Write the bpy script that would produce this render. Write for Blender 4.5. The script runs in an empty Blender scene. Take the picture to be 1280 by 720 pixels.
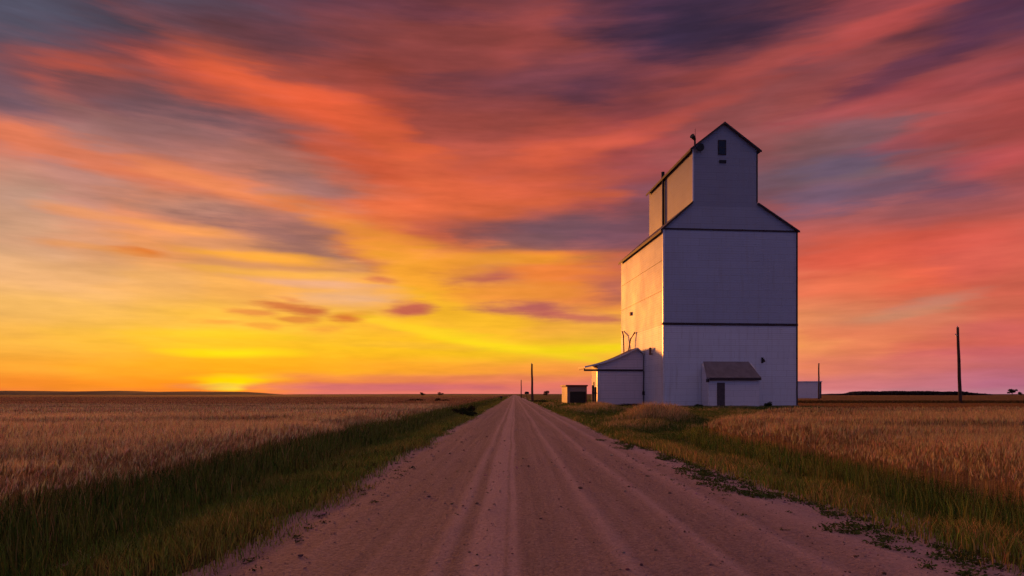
import bpy, bmesh, math, random
import numpy as np
from mathutils import Vector, Matrix
R = math.radians
rng = np.random.default_rng(7)
random.seed(7)
scene = bpy.context.scene
C = scene.collection

# ------------------------------------------------------------------ camera
FPX, CAMH, HZ, VX = 853.0, 1.4, 493.0, 643.0
cam_d = bpy.data.cameras.new('camera')
cam = bpy.data.objects.new('camera', cam_d)
C.objects.link(cam)
cam.location = (0, 0, CAMH)
cam.rotation_euler = (R(90), 0, 0)
cam_d.sensor_width = 36
cam_d.lens = 36 * FPX / 1280
cam_d.shift_x = -3 / 1280
cam_d.shift_y = 133 / 1280
cam_d.clip_start = 0.1
cam_d.clip_end = 9000
scene.camera = cam

def wx(px, y): return (px - VX) / FPX * y            # lateral metres of a bearing at depth y
def wz(py, y): return CAMH + (HZ - py) / FPX * y     # height of a sight line at depth y

# ------------------------------------------------------------------ colour helpers
def lin(c):
    o = []
    for v in c[:3]:
        v /= 255.0
        o.append(v / 12.92 if v <= .04045 else ((v + .055) / 1.055) ** 2.4)
    return o

# ------------------------------------------------------------------ node helper
class N:
    def __init__(s, tree):
        s.t = tree; s.n = tree.nodes; s.l = tree.links
    def new(s, typ, **kw):
        n = s.n.new(typ)
        for k, v in kw.items(): setattr(n, k, v)
        return n
    def put(s, sock, v):
        if isinstance(v, bpy.types.NodeSocket): s.l.new(v, sock)
        elif v is not None:
            try: sock.default_value = v
            except Exception: sock.default_value = (*v, 1)
    def math(s, op, a, b=None, c=None, clamp=False):
        n = s.new('ShaderNodeMath', operation=op); n.use_clamp = clamp
        s.put(n.inputs[0], a)
        if b is not None: s.put(n.inputs[1], b)
        if c is not None: s.put(n.inputs[2], c)
        return n.outputs[0]
    def mix(s, f, a, b, blend='MIX'):
        n = s.new('ShaderNodeMix', data_type='RGBA', blend_type=blend)
        s.put(n.inputs[0], f)
        s.put(n.inputs[6], (*a, 1) if isinstance(a, (tuple, list)) and len(a) == 3 else a)
        s.put(n.inputs[7], (*b, 1) if isinstance(b, (tuple, list)) and len(b) == 3 else b)
        return n.outputs[2]
    def rng(s, v, a, b, c=0., d=1., smooth=False):
        n = s.new('ShaderNodeMapRange')
        if smooth: n.interpolation_type = 'SMOOTHSTEP'
        s.put(n.inputs[0], v)
        for i, q in enumerate((a, b, c, d)): s.put(n.inputs[i + 1], q)
        return n.outputs[0]
    def noise(s, vec, scale, detail=3, rough=.5, dim='3D', out=0):
        n = s.new('ShaderNodeTexNoise', noise_dimensions=dim)
        if vec is not None: s.l.new(vec, n.inputs['Vector'])
        n.inputs['Scale'].default_value = scale
        n.inputs['Detail'].default_value = detail
        n.inputs['Roughness'].default_value = rough
        return n.outputs[out]
    def comb(s, x, y, z=0.):
        n = s.new('ShaderNodeCombineXYZ')
        for i, q in enumerate((x, y, z)): s.put(n.inputs[i], q)
        return n.outputs[0]
    def sep(s, v):
        n = s.new('ShaderNodeSeparateXYZ'); s.l.new(v, n.inputs[0]); return n.outputs
    def mapping(s, v, scale=(1, 1, 1), rot=(0, 0, 0), loc=(0, 0, 0)):
        n = s.new('ShaderNodeMapping'); s.l.new(v, n.inputs[0])
        n.inputs['Location'].default_value = loc
        n.inputs['Rotation'].default_value = rot
        n.inputs['Scale'].default_value = scale
        return n.outputs[0]
    def ramp(s, f, stops, interp='LINEAR'):
        n = s.new('ShaderNodeValToRGB'); cr = n.color_ramp; cr.interpolation = interp
        cr.elements[0].position = stops[0][0]; cr.elements[0].color = (*stops[0][1], 1)
        cr.elements[1].position = stops[-1][0]; cr.elements[1].color = (*stops[-1][1], 1)
        for p, c in stops[1:-1]:
            e = cr.elements.new(p); e.color = (*c, 1)
        s.put(n.inputs[0], f)
        return n.outputs[0]

# ------------------------------------------------------------------ world: dusk sky
SUN_AZ = math.atan2(285 - VX, FPX)      # negative = left of the road
SUN_EL = R(4.5)
world = bpy.data.worlds.new('World')
scene.world = world
world.use_nodes = True
W = N(world.node_tree)
W.n.clear()

# cloud colours, by bearing (photograph column) and height (row), sRGB
ROWS = {
 -260: [(0,(62,58,92)),(320,(60,50,84)),(640,(70,48,78)),(960,(52,42,78)),(1280,(58,46,84))],
 -90: [(0,(76,74,104)),(256,(84,66,95)),(512,(95,56,80)),(768,(70,45,76)),(1024,(80,50,80)),(1280,(70,48,86))],
 0: [(0,(85,85,105)),(128,(90,85,105)),(256,(90,75,95)),(384,(80,50,75)),(512,(85,50,70)),(640,(130,65,70)),(720,(100,55,70)),(768,(70,45,75)),(896,(50,38,65)),(1024,(95,50,75)),(1152,(190,75,75)),(1220,(120,60,80)),(1280,(85,50,85))],
 45: [(0,(80,80,105)),(100,(70,60,80)),(256,(110,75,85)),(384,(125,65,70)),(512,(140,65,65)),(640,(155,70,65)),(768,(115,60,75)),(896,(60,42,75)),(980,(120,60,75)),(1040,(180,78,75)),(1152,(120,58,78)),(1280,(85,50,80))],
 90: [(0,(95,78,95)),(64,(195,85,68)),(180,(225,90,65)),(256,(200,85,60)),(384,(140,65,65)),(512,(150,65,60)),(640,(125,62,70)),(768,(125,60,70)),(896,(170,75,75)),(1024,(120,62,80)),(1152,(150,68,82)),(1280,(150,65,75))],
 130: [(0,(110,80,95)),(100,(110,85,95)),(200,(120,82,95)),(320,(225,90,60)),(420,(225,88,58)),(512,(150,65,60)),(640,(135,62,65)),(768,(115,60,75)),(896,(145,75,82)),(1024,(170,75,80)),(1152,(180,75,80)),(1280,(175,70,75))],
 180: [(0,(225,120,95)),(128,(170,115,110)),(256,(150,105,110)),(384,(175,100,90)),(450,(225,85,55)),(576,(160,75,70)),(700,(205,85,62)),(800,(200,80,70)),(960,(145,80,85)),(1088,(120,85,103)),(1180,(180,75,80)),(1280,(190,75,75))],
 240: [(0,(190,150,130)),(128,(190,132,125)),(256,(225,130,100)),(384,(180,120,110)),(450,(215,100,75)),(576,(215,95,65)),(700,(215,90,65)),(800,(130,75,90)),(960,(115,85,107)),(1088,(120,90,112)),(1180,(120,80,100)),(1280,(165,78,88))],
 300: [(0,(215,165,130)),(128,(220,150,115)),(200,(235,145,90)),(320,(150,100,100)),(400,(170,95,75)),(445,(250,150,50)),(520,(225,100,65)),(620,(115,80,90)),(740,(115,75,90)),(830,(160,78,80)),(1000,(190,80,80)),(1088,(215,85,75)),(1180,(220,85,75)),(1280,(215,90,80))],
 350: [(0,(240,180,120)),(128,(235,175,115)),(256,(240,170,95)),(320,(245,165,80)),(400,(240,165,105)),(450,(238,178,120)),(512,(252,170,45)),(600,(240,148,58)),(700,(250,152,52)),(770,(230,110,75)),(1000,(225,100,80)),(1088,(235,100,75)),(1180,(235,95,75)),(1280,(215,95,85))],
 390: [(0,(245,185,100)),(256,(250,190,80)),(384,(248,180,65)),(448,(248,175,60)),(512,(250,165,60)),(560,(255,190,40)),(640,(235,130,65)),(720,(215,110,80)),(800,(250,160,60)),(1000,(240,135,100)),(1088,(222,130,102)),(1180,(225,120,100)),(1280,(215,90,80))],
 430: [(0,(250,180,70)),(128,(252,190,60)),(256,(255,200,40)),(384,(255,200,40)),(512,(255,200,30)),(640,(255,210,30)),(760,(255,212,40)),(900,(252,170,70)),(1000,(250,145,95)),(1150,(235,110,95)),(1280,(215,90,95))],
 460: [(0,(252,165,55)),(256,(255,172,30)),(384,(255,178,30)),(512,(255,172,35)),(640,(255,165,50)),(720,(252,152,65)),(1000,(245,130,100)),(1150,(220,110,110)),(1280,(200,100,120))],
 480: [(0,(250,140,45)),(200,(255,150,28)),(300,(255,160,20)),(400,(238,125,65)),(512,(228,112,85)),(640,(226,115,95)),(720,(235,120,98)),(1000,(225,115,120)),(1150,(205,110,130)),(1280,(185,100,135))],
 492: [(0,(240,125,60)),(128,(250,138,55)),(290,(250,125,30)),(400,(218,112,110)),(512,(230,120,110)),(640,(232,122,112)),(1000,(225,140,150)),(1280,(195,120,150))],
}
BACK = {  # behind the camera: blue-violet dusk low down, added warm glow overhead, by height t
 0.0: (118,104,138), .10: (102,109,164), .25: (84,94,160), .5: (66,70,118), .8: (112,96,120), 1.5: (228,166,142)}
rk = sorted(ROWS)
def row_col(r, px):
    xs = [p for p, c in ROWS[r]]
    kx = min(max((px - 800) / 200, 0), 1)
    return np.array([1 - .03 * kx, 1 + .10 * kx, 1 - .08 * kx]) * np.array([np.interp(px, xs, [lin(c)[k] for p, c in ROWS[r]]) for k in range(3)])
def front_col(px, py):
    py = min(max(py, rk[0]), rk[-1])
    for i in range(len(rk) - 1):
        if rk[i] <= py <= rk[i + 1]:
            f = (py - rk[i]) / (rk[i + 1] - rk[i])
            return row_col(rk[i], px) * (1 - f) + row_col(rk[i + 1], px) * f
def back_col(t):
    ks = sorted(BACK)
    return np.array([np.interp(t, ks, [lin(BACK[k])[j] for k in ks]) for j in range(3)])
def grid_col(az, t):
    """az radians, t = tan(elevation)"""
    if t > .8:
        return back_col(t)  # unseen overhead glow on every bearing, added to brighten the ground
    if abs(az) < R(44):
        px = VX + FPX * math.tan(az)
        py = HZ - t * FPX / math.cos(az)
        return front_col(min(max(px, 0), 1280), py)
    e = front_col(0 if az < 0 else 1280, HZ - t * FPX / math.cos(R(44)))
    e = e * (np.array([1.0, .58, .45]) if az < 0 else np.array([.75, .9, 1.15]))
    f = min(1, (abs(az) - R(44)) / R(60))
    f = f * f * (3 - 2 * f)
    return e * (1 - f) + back_col(t) * f

geo = W.new('ShaderNodeTexCoord').outputs['Generated']
D = W.sep(geo)
az = W.math('ARCTAN2', D[0], D[1])
hor = W.math('SQRT', W.math('ADD', W.math('MULTIPLY', D[0], D[0]), W.math('MULTIPLY', D[1], D[1])))
tt = W.math('DIVIDE', W.math('MAXIMUM', D[2], 0.0), W.math('MAXIMUM', hor, .02))
# cloud-deck coordinates: streaks that fan out of the horizon ahead
den = W.math('ADD', W.math('MAXIMUM', D[2], 0.0), .10)
cx = W.math('DIVIDE', D[0], den); cy = W.math('DIVIDE', D[1], den)
deck = W.comb(W.math('ADD', cx, W.math('MULTIPLY', cy, .09)), cy)
n1 = W.noise(W.mapping(deck, (1.3, .50, 1)), 1.0, 2, .45, '2D', 1)
n1s = W.new('ShaderNodeSeparateColor'); W.l.new(n1, n1s.inputs[0])
# long flat streaks in bearing/height
band = W.comb(W.math('MULTIPLY', az, 4.0), W.math('MULTIPLY', tt, 26.0))
n2 = W.noise(band, 1.3, 4, .55, '2D', 1)
n2s = W.new('ShaderNodeSeparateColor'); W.l.new(n2, n2s.inputs[0])
lowf = W.rng(tt, .02, .45, .12, 1.0)
def c5(v): return W.math('SUBTRACT', v, .5)
wa = W.math('MULTIPLY', W.math('ADD', W.math('MULTIPLY', c5(n1s.outputs[0]), .08), W.math('MULTIPLY', c5(n2s.outputs[0]), .18)), W.rng(tt, 0, .2, .5, 1.0))
wt = W.math('MULTIPLY', W.math('ADD', W.math('MULTIPLY', c5(n1s.outputs[1]), .06), W.math('MULTIPLY', c5(n2s.outputs[1]), .045)), lowf)
azw = W.math('ADD', az, wa)
tw = W.math('ADD', tt, wt)
u = W.math('ADD', W.math('MULTIPLY', azw, 1 / (2 * math.pi)), .5)
TS = [0, .012, .035, .065, .10, .145, .19, .235, .285, .335, .39, .45, .52, .60, .72, .85, 1.25]
AZS = [-180, -120, -85, -60] + [-44 + 88 * i / 21 for i in range(22)] + [60, 85, 120, 180]
col = None
for i, t in enumerate(TS):
    stops = [((a + 180) / 360, tuple(grid_col(R(a), t))) for a in AZS]
    r = W.ramp(u, stops, 'EASE')
    if col is None: col = r
    else: col = W.mix(W.rng(tw, TS[i - 1], t, smooth=True), col, r)

# individual cloud streaks: (px, py, rx, ry, tilt deg, sRGB, strength)
STROKES = [
 (110,100,80,20,-2,(226,92,68),.8),(210,78,110,15,6,(228,92,66),.8),(320,108,90,18,16,(232,95,60),.85),(420,140,90,20,16,(232,92,56),.85),(500,190,80,26,34,(224,92,58),.75),(560,240,90,26,30,(226,100,60),.65),
 (110,45,110,20,4,(72,60,80),.65),(40,20,90,30,0,(88,88,110),.6),(170,125,120,20,4,(112,84,98),.7),(15,110,40,30,0,(105,85,105),.5),(300,35,130,22,4,(104,64,80),.5),(330,160,110,15,8,(120,84,96),.5),
 (20,172,60,16,14,(240,128,92),.8),(130,205,120,15,12,(236,126,90),.75),(240,225,90,14,12,(238,124,84),.6),(270,235,80,10,14,(245,140,88),.6),
 (110,268,60,7,4,(245,155,95),.6),(175,314,24,5,3,(235,125,50),.85),(130,312,60,4,3,(245,160,90),.5),
 (380,235,70,13,10,(150,105,108),.6),(250,265,80,12,3,(160,125,120),.5),
 (360,300,95,17,14,(140,95,98),.75),(450,320,45,10,26,(200,105,75),.5),
 (240,290,60,6,4,(252,160,80),.6),(330,322,90,6,2,(254,170,50),.75),(370,343,110,5,0,(252,180,75),.7),
 (420,280,75,15,18,(248,145,62),.55),(485,312,70,20,26,(252,152,52),.6),(535,350,75,20,26,(254,168,44),.7),(590,395,80,12,22,(254,190,40),.6),
 (430,372,70,6,-2,(238,180,140),.6),(400,355,80,5,1,(232,172,150),.5),
 (340,380,28,4.5,4,(208,108,62),.8),(380,387,26,5.5,5,(200,100,62),.85),(310,390,24,4,2,(224,130,68),.7),(440,396,24,6,0,(206,98,50),.9),
 (370,399,26,4,2,(220,124,60),.7),(358,373,14,3,4,(222,135,80),.6),(272,404,20,3.5,0,(236,150,62),.6),(320,408,26,4,0,(238,150,60),.6),(400,412,28,4,-3,(238,155,60),.6),
 (512,384,30,8,-3,(206,100,82),.9),(484,350,22,4,2,(214,112,78),.7),(605,346,42,9,-2,(182,88,82),.85),(660,385,52,9,2,(184,92,92),.85),(720,396,70,7,4,(194,96,90),.75),
 (700,338,80,16,0,(255,134,56),.75),(680,360,70,10,0,(252,150,52),.5),(775,362,40,13,-3,(188,100,92),.7),(620,372,50,4,0,(250,150,60),.5),(700,316,110,5,0,(250,120,40),.5),(640,322,90,8,-2,(254,165,42),.6),(560,330,50,12,10,(253,160,48),.5),
 (680,285,90,17,-5,(112,76,90),.8),(790,290,70,18,-8,(112,74,92),.7),(640,300,60,7,0,(125,84,92),.5),(740,222,90,12,-8,(150,78,86),.4),
 (600,425,120,8,11,(255,220,30),.55),(640,434,110,4.5,9,(255,228,24),.45),(740,436,70,5,0,(255,225,20),.65),(500,405,70,5,10,(255,210,40),.5),
 (290,441,80,5,0,(255,230,16),.75),(260,418,80,6,0,(255,214,30),.5),(286,477,34,6.5,-1,(255,226,8),.9),(296,472,60,4,-1,(255,214,10),.6),(286,485,20,3,0,(255,240,40),.7),
 (520,432,90,4,0,(250,185,60),.4),(470,484,170,4,0,(206,105,125),.6),(560,472,200,3,0,(226,118,88),.45),
 (700,190,120,13,-12,(232,98,66),.6),(560,215,120,10,3,(215,92,64),.5),(830,150,110,10,-14,(205,86,76),.5),(560,258,170,14,-4,(232,106,62),.75),(640,240,120,16,-6,(224,96,62),.6),(450,200,70,14,20,(228,92,58),.6),
 (640,100,110,15,-5,(112,60,74),.55),(740,110,50,14,-8,(98,56,78),.55),(560,20,60,10,0,(90,50,72),.35),(660,40,60,20,-40,(172,76,72),.5),
 (870,35,120,26,4,(58,42,72),.65),(960,75,130,13,-12,(192,84,78),.6),(1110,30,110,15,-14,(200,82,78),.65),(1130,90,120,14,-16,(98,56,84),.6),(1230,20,60,24,-20,(92,52,84),.5),
 (1100,130,120,13,-6,(192,80,82),.5),(1060,205,80,12,-4,(118,96,122),.7),(1100,240,110,14,-3,(106,84,108),.6),(1020,250,60,20,-8,(126,98,124),.6),
 (1150,180,90,9,0,(196,84,84),.5),(1240,205,60,14,0,(200,80,82),.6),(1220,240,70,10,3,(116,78,100),.6),
 (1080,318,110,18,-5,(232,94,72),.75),(1230,330,70,20,-4,(216,92,80),.6),(1210,300,80,14,-4,(222,90,78),.5),(1180,375,60,6,-10,(202,138,118),.6),(1130,392,60,6,-8,(200,142,112),.5),
 (1050,360,60,8,0,(250,122,86),.5),(1060,415,90,10,0,(244,128,90),.45),(1240,410,60,8,0,(208,96,96),.45),(1210,440,90,6,0,(206,98,108),.4),
]
P = W.comb(azw, tw)
P2 = W.comb(W.math('ADD', az, W.math('MULTIPLY', wa, .55)), W.math('ADD', tt, W.math('MULTIPLY', wt, .45)))
fib = W.noise(W.mapping(band, (1.5, 1.7, 1), loc=(3, 1, 0)), 1.5, 5, .6, '2D')
fib5 = W.math('MULTIPLY', c5(fib), 1.0)
for (px, py, rx, ry, tilt, c, s) in STROKES:
    a0 = math.atan2(px - VX, FPX)
    ca = math.cos(a0)
    t0 = (HZ - py) / FPX * ca
    # local scale: d az = cos^2 dx/f, d t = cos dy/f
    th = -R(tilt)
    m = W.new('ShaderNodeMapping', vector_type='TEXTURE')
    ch = W.new('ShaderNodeVectorMath', operation='MULTIPLY_ADD')   # keeps the evaluation sequential (short shader stack)
    W.l.new(col, ch.inputs[0]); ch.inputs[1].default_value = (1e-8, 1e-8, 1e-8); W.l.new(P2, ch.inputs[2])
    W.l.new(ch.outputs[0], m.inputs[0])
    m.inputs['Location'].default_value = (a0, t0, 0)
    m.inputs['Rotation'].default_value = (0, 0, th)
    m.inputs['Scale'].default_value = (1.5 * rx / FPX * ca * ca, 1.7 * ry / FPX * ca, 1)
    ln = W.new('ShaderNodeVectorMath', operation='LENGTH'); W.l.new(m.outputs[0], ln.inputs[0])
    d = W.math('ADD', ln.outputs['Value'], fib5)
    f = W.rng(d, 1.05, .15, 0., min(1, s * 1.12), smooth=True)
    col = W.mix(f, col, tuple(lin(c)))
# soft brightness structure along the streaks
gn = W.noise(W.mapping(band, (.8, .55, 1), rot=(0, 0, .12), loc=(5, 2, 0)), 1.3, 4, .55, '2D')
g1 = W.math('ADD', W.math('MULTIPLY', W.math('MULTIPLY', c5(gn), W.rng(tt, .03, .3, .2, .95)), 1.0), 1.0)
g2 = W.math('ADD', W.math('MULTIPLY', c5(fib), .42), 1.0)
g = W.math('MULTIPLY', W.math('MULTIPLY', g1, g2), W.rng(tt, .22, .40, 1.0, .90))
vm = W.new('ShaderNodeVectorMath', operation='SCALE'); W.l.new(col, vm.inputs[0]); W.l.new(g, vm.inputs['Scale'])
bg1 = W.new('ShaderNodeBackground'); W.l.new(vm.outputs[0], bg1.inputs[0]); bg1.inputs[1].default_value = 1.0
sky = W.new('ShaderNodeTexSky', sky_type='NISHITA', sun_disc=False)
sky.sun_elevation = SUN_EL; sky.sun_rotation = SUN_AZ
sky.air_density = 1.6; sky.dust_density = 2.0
bg2 = W.new('ShaderNodeBackground'); W.l.new(sky.outputs[0], bg2.inputs[0]); bg2.inputs[1].default_value = .05
cover = W.new('ShaderNodeMixShader'); cover.inputs[0].default_value = .93   # cloud cover over the clear sky
W.l.new(bg2.outputs[0], cover.inputs[1]); W.l.new(bg1.outputs[0], cover.inputs[2])
wo = W.new('ShaderNodeOutputWorld'); W.l.new(cover.outputs[0], wo.inputs[0])
world.cycles.sampling_method = 'MANUAL'
world.cycles.sample_map_resolution = 512

sd = bpy.data.lights.new('sun', 'SUN')
sd.energy = 1.7; sd.angle = R(6.0); sd.color = (1, .31, .045)
sun = bpy.data.objects.new('sun', sd); C.objects.link(sun)
dirv = Vector((math.sin(SUN_AZ) * math.cos(SUN_EL), math.cos(SUN_AZ) * math.cos(SUN_EL), math.sin(SUN_EL)))
sun.rotation_euler = dirv.to_track_quat('Z', 'Y').to_euler()
sun.location = (-60, 120, 40)

# ------------------------------------------------------------------ materials
def mat(name):
    m = bpy.data.materials.new(name); m.use_nodes = True
    k = N(m.node_tree); b = k.n['Principled BSDF']
    return m, k, b
def bump(k, b, h, strength, dist):
    n = k.new('ShaderNodeBump'); n.inputs['Strength'].default_value = strength; n.inputs['Distance'].default_value = dist
    k.l.new(h, n.inputs['Height']); k.l.new(n.outputs[0], b.inputs['Normal'])
def simple(name, c, rough=.7, metal=0., var=.25, scale=3., bstr=.2):
    m, k, b = mat(name)
    tc = k.new('ShaderNodeTexCoord').outputs['Object']
    n = k.noise(tc, scale, 5, .6)
    k.put(b.inputs['Base Color'], k.mix(k.rng(n, .3, .7), tuple(x * (1 - var) for x in c), tuple(min(1, x * (1 + var)) for x in c)))
    b.inputs['Roughness'].default_value = rough; b.inputs['Metallic'].default_value = metal
    bump(k, b, k.noise(tc, scale * 8, 4), bstr, .01)
    return m

def siding(name, c, course=.26, rough=.50, metal=.15, stain=1.0):
    """painted sheet-metal siding: horizontal laps, sheet joints, streaks and rust"""
    m, k, b = mat(name)
    tc = k.new('ShaderNodeTexCoord').outputs['Object']
    s = k.sep(tc)
    u = k.math('ADD', s[0], k.math('MULTIPLY', s[1], 1.0))
    rowi = k.math('FLOOR', k.math('DIVIDE', s[2], course * 3))
    lap = k.math('FRACT', k.math('DIVIDE', s[2], course))
    sheet_u = k.math('DIVIDE', k.math('ADD', u, k.math('MULTIPLY', rowi, 1.13)), 2.4)
    joint = k.math('LESS_THAN', k.math('FRACT', sheet_u), .010)
    hj = k.math('LESS_THAN', k.math('FRACT', k.math('DIVIDE', s[2], course * 3)), .035)
    wn = k.new('ShaderNodeTexWhiteNoise', noise_dimensions='2D')
    k.l.new(k.comb(k.math('FLOOR', sheet_u), rowi), wn.inputs['Vector'])
    big = k.noise(tc, .22, 4, .6)
    streak = k.noise(k.mapping(tc, (1.6, 1.6, .12)), 1.4, 5, .65)
    tone = k.math('ADD', k.math('MULTIPLY', wn.outputs[0], .10), k.math('MULTIPLY', big, .22))
    base = k.mix(k.math('MULTIPLY', tone, 1.0), c, tuple(x * .55 for x in c))
    base = k.mix(k.math('MULTIPLY', k.rng(streak, .52, .75), .32 * stain), base, (.30, .26, .24))
    rust = k.rng(k.noise(k.mapping(tc, (2.2, 2.2, .5)), 1.1, 6, .7), .66, .76)
    base = k.mix(k.math('MULTIPLY', rust, .45 * stain), base, (.20, .10, .06))
    base = k.mix(k.math('MULTIPLY', k.math('MAXIMUM', joint, hj), .35), base, (.12, .11, .11))
    base = k.mix(k.math('MULTIPLY', k.math('LESS_THAN', lap, .14), .16), base, (.16, .14, .14))
    k.put(b.inputs['Base Color'], base)
    k.put(b.inputs['Roughness'], k.math('ADD', k.math('MULTIPLY', big, .18), rough - .06))
    b.inputs['Metallic'].default_value = metal
    h = k.math('ADD', k.math('MULTIPLY', lap, .7), k.math('MULTIPLY', big, 1.2))
    bump(k, b, h, .55, .03)
    return m

M = {}
M['siding'] = siding('siding_upper', (.47, .54, .68))  # siding tones step darker upward: the wall's light gradient is put into colour
M['siding_gable_dim'] = siding('siding_gable_dim', (.38, .43, .54))
M['siding_top_dim'] = siding('siding_cupola_dim', (.32, .36, .46))  # darkest step, dimmer light at the top put into the colour
M['siding_low_lit'] = siding('siding_lower_lit', (.78, .84, .93), course=.22)  # palest step, brighter light low on the wall put into the colour
M['siding_annex'] = siding('siding_annex', (.90, .78, .82), course=.3, stain=.3, metal=0.)
M['shed_wall'] = siding('painted_boards', (.84, .84, .90), course=.2, stain=.25, metal=0., rough=.5)
M['trim'] = simple('dark_trim', (.035, .02, .022), .6)
M['trim_red'] = simple('red_trim', (.16, .035, .03), .6)
M['corner'] = simple('corner_flashing', (.72, .68, .66), .35, .4, .12)
M['roof'] = simple('weathered_roof_sheet', (.16, .13, .14), .55, .2, .3, 1.2)
M['roof_porch'] = simple('porch_roof_sheet', (.15, .135, .17), .5, .2, .25, 1.5)
M['glass'] = simple('dark_window_glass', (.012, .012, .018), .12, 0, .1, 2, .02)
M['door'] = simple('grey_brown_door', (.075, .055, .06), .6)
M['darkmetal'] = simple('dark_metal', (.03, .028, .03), .45, .6)
M['rustpipe'] = simple('rusty_pipe', (.30, .15, .07), .7, .2, .4, 4)
M['void'] = simple('doorway_shade', (.02, .022, .024), .8)  # near-black colour standing in for shade inside an open doorway
M['concrete'] = simple('concrete', (.30, .28, .26), .9, 0, .2, 2)
M['timber'] = simple('dark_timber', (.075, .042, .03), .85, 0, .35, 6)
M['ceramic'] = simple('pale_ceramic', (.6, .58, .55), .3)
M['pale_wall'] = siding('pale_shed_wall', (.26, .22, .24), course=.35, stain=.4, metal=.1, rough=.5)

# pole wood with vertical grain
m, k, b = mat('weathered_pole_wood')
tc = k.new('ShaderNodeTexCoord').outputs['Object']
k.put(b.inputs['Base Color'], k.mix(k.noise(k.mapping(tc, (14, 14, .6)), 1, 4, .6), (.03, .018, .014), (.12, .07, .05)))
b.inputs['Roughness'].default_value = .9; M['pole'] = m

def plant_mat(name, transl=.35, rough=.75):
    """colour from each blade's own tint"""
    m, k, b = mat(name)
    at = k.new('ShaderNodeAttribute', attribute_name='tint')
    k.l.new(at.outputs['Color'], b.inputs['Base Color'])
    b.inputs['Roughness'].default_value = rough
    b.inputs['Specular IOR Level'].default_value = .2
    tr = k.new('ShaderNodeBsdfTranslucent'); k.l.new(at.outputs['Color'], tr.inputs[0])
    mx = k.new('ShaderNodeMixShader'); mx.inputs[0].default_value = transl
    k.l.new(b.outputs[0], mx.inputs[1]); k.l.new(tr.outputs[0], mx.inputs[2])
    k.l.new(mx.outputs[0], k.n['Material Output'].inputs[0])
    return m
M['wheat'] = plant_mat('ripe_wheat', .42)
M['grass'] = plant_mat('grass_blades', .42)
M['leaf'] = plant_mat('leaves', .25)

# road
m, k, b = mat('gravel_road')
tc = k.new('ShaderNodeNewGeometry').outputs['Position']
s = k.sep(tc)
wob = k.math('MULTIPLY', c5(0) if False else k.math('SUBTRACT', k.noise(k.mapping(tc, (.25, .06, 1)), 1, 3), .5), .35)
xx = k.math('ADD', s[0], wob)
fx = k.rng(xx, -4.0, 6.0)
def P_(x): return (x + 4) / 10
dk, md, lt = (.19, .098, .125), (.27, .148, .185), (.60, .375, .45)
stops = [(-3.9, lt), (-2.6, lt), (-2.0, md), (-1.3, dk), (-.75, dk), (-.62, lt), (-.52, dk), (-.42, md), (-.40, lt), (-.12, lt), (-.09, md), (-.06, lt), (.0, lt), (.03, dk), (.2, dk), (.62, md), (.74, dk), (.9, lt), (1.0, md), (1.25, dk), (1.55, md), (1.68, lt), (1.8, dk), (2.25, md), (2.42, lt), (2.6, md), (3.0, lt), (4.6, lt), (5.9, lt)]
st = k.ramp(fx, [(P_(x), c) for x, c in stops])
longn = k.noise(k.mapping(tc, (5.5, .10, 1)), 1, 4, .6)
base = k.mix(k.math('MULTIPLY', k.rng(longn, .42, .72), .45), st, lt)
patch = k.noise(k.mapping(tc, (.8, .22, 1)), 1, 4, .6)
base = k.mix(k.math('MULTIPLY', k.rng(patch, .45, .75), .35), base, dk)
vor = k.new('ShaderNodeTexVoronoi'); k.l.new(tc, vor.inputs['Vector']); vor.inputs['Scale'].default_value = 34
vc = k.new('ShaderNodeSeparateColor'); k.l.new(vor.outputs['Color'], vc.inputs[0])
base = k.mix(.34, base, k.mix(vc.outputs[0], (.12, .075, .075), (.52, .37, .36)))
fine = k.noise(tc, 60, 4, .7)
base = k.mix(.28, base, k.mix(k.rng(fine, .3, .7), (.10, .06, .06), (.50, .36, .35)))
k.put(b.inputs['Base Color'], base)
b.inputs['Roughness'].default_value = .9
b.inputs['Specular IOR Level'].default_value = .25
hh = k.math('ADD', k.math('MULTIPLY', vor.outputs['Distance'], -.9), k.math('ADD', k.math('MULTIPLY', fine, .8), k.math('MULTIPLY', longn, 1.6)))
bump(k, b, hh, 1.0, .03)
M['road'] = m

# earth with dry thatch
def earth(name, ca, cb, cc, sc=1.0, stretch=(1, 1, 1)):
    m, k, b = mat(name)
    tc = k.new('ShaderNodeNewGeometry').outputs['Position']
    big = k.noise(k.mapping(tc, tuple(.05 * q for q in stretch)), sc, 5, .6)
    med = k.noise(k.mapping(tc, (.8, .5, 1)), sc, 5, .65)
    fin = k.noise(tc, 22 * sc, 5, .7)
    c = k.mix(k.rng(big, .35, .65), ca, cb)
    c = k.mix(k.math('MULTIPLY', k.rng(med, .45, .7), .6), c, cc)
    c = k.mix(k.math('MULTIPLY', fin, .5), c, tuple(x * .4 for x in ca))
    k.put(b.inputs['Base Color'], c); b.inputs['Roughness'].default_value = 1.0
    b.inputs['Specular IOR Level'].default_value = .1
    bump(k, b, k.math('ADD', fin, k.math('MULTIPLY', med, 2.0)), .9, .05)
    return m
M['ground'] = earth('prairie_earth', (.060, .050, .022), (.10, .070, .032), (.13, .090, .045))
M['yard'] = earth('stubble_yard', (.20, .105, .040), (.26, .14, .055), (.11, .08, .03))

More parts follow.
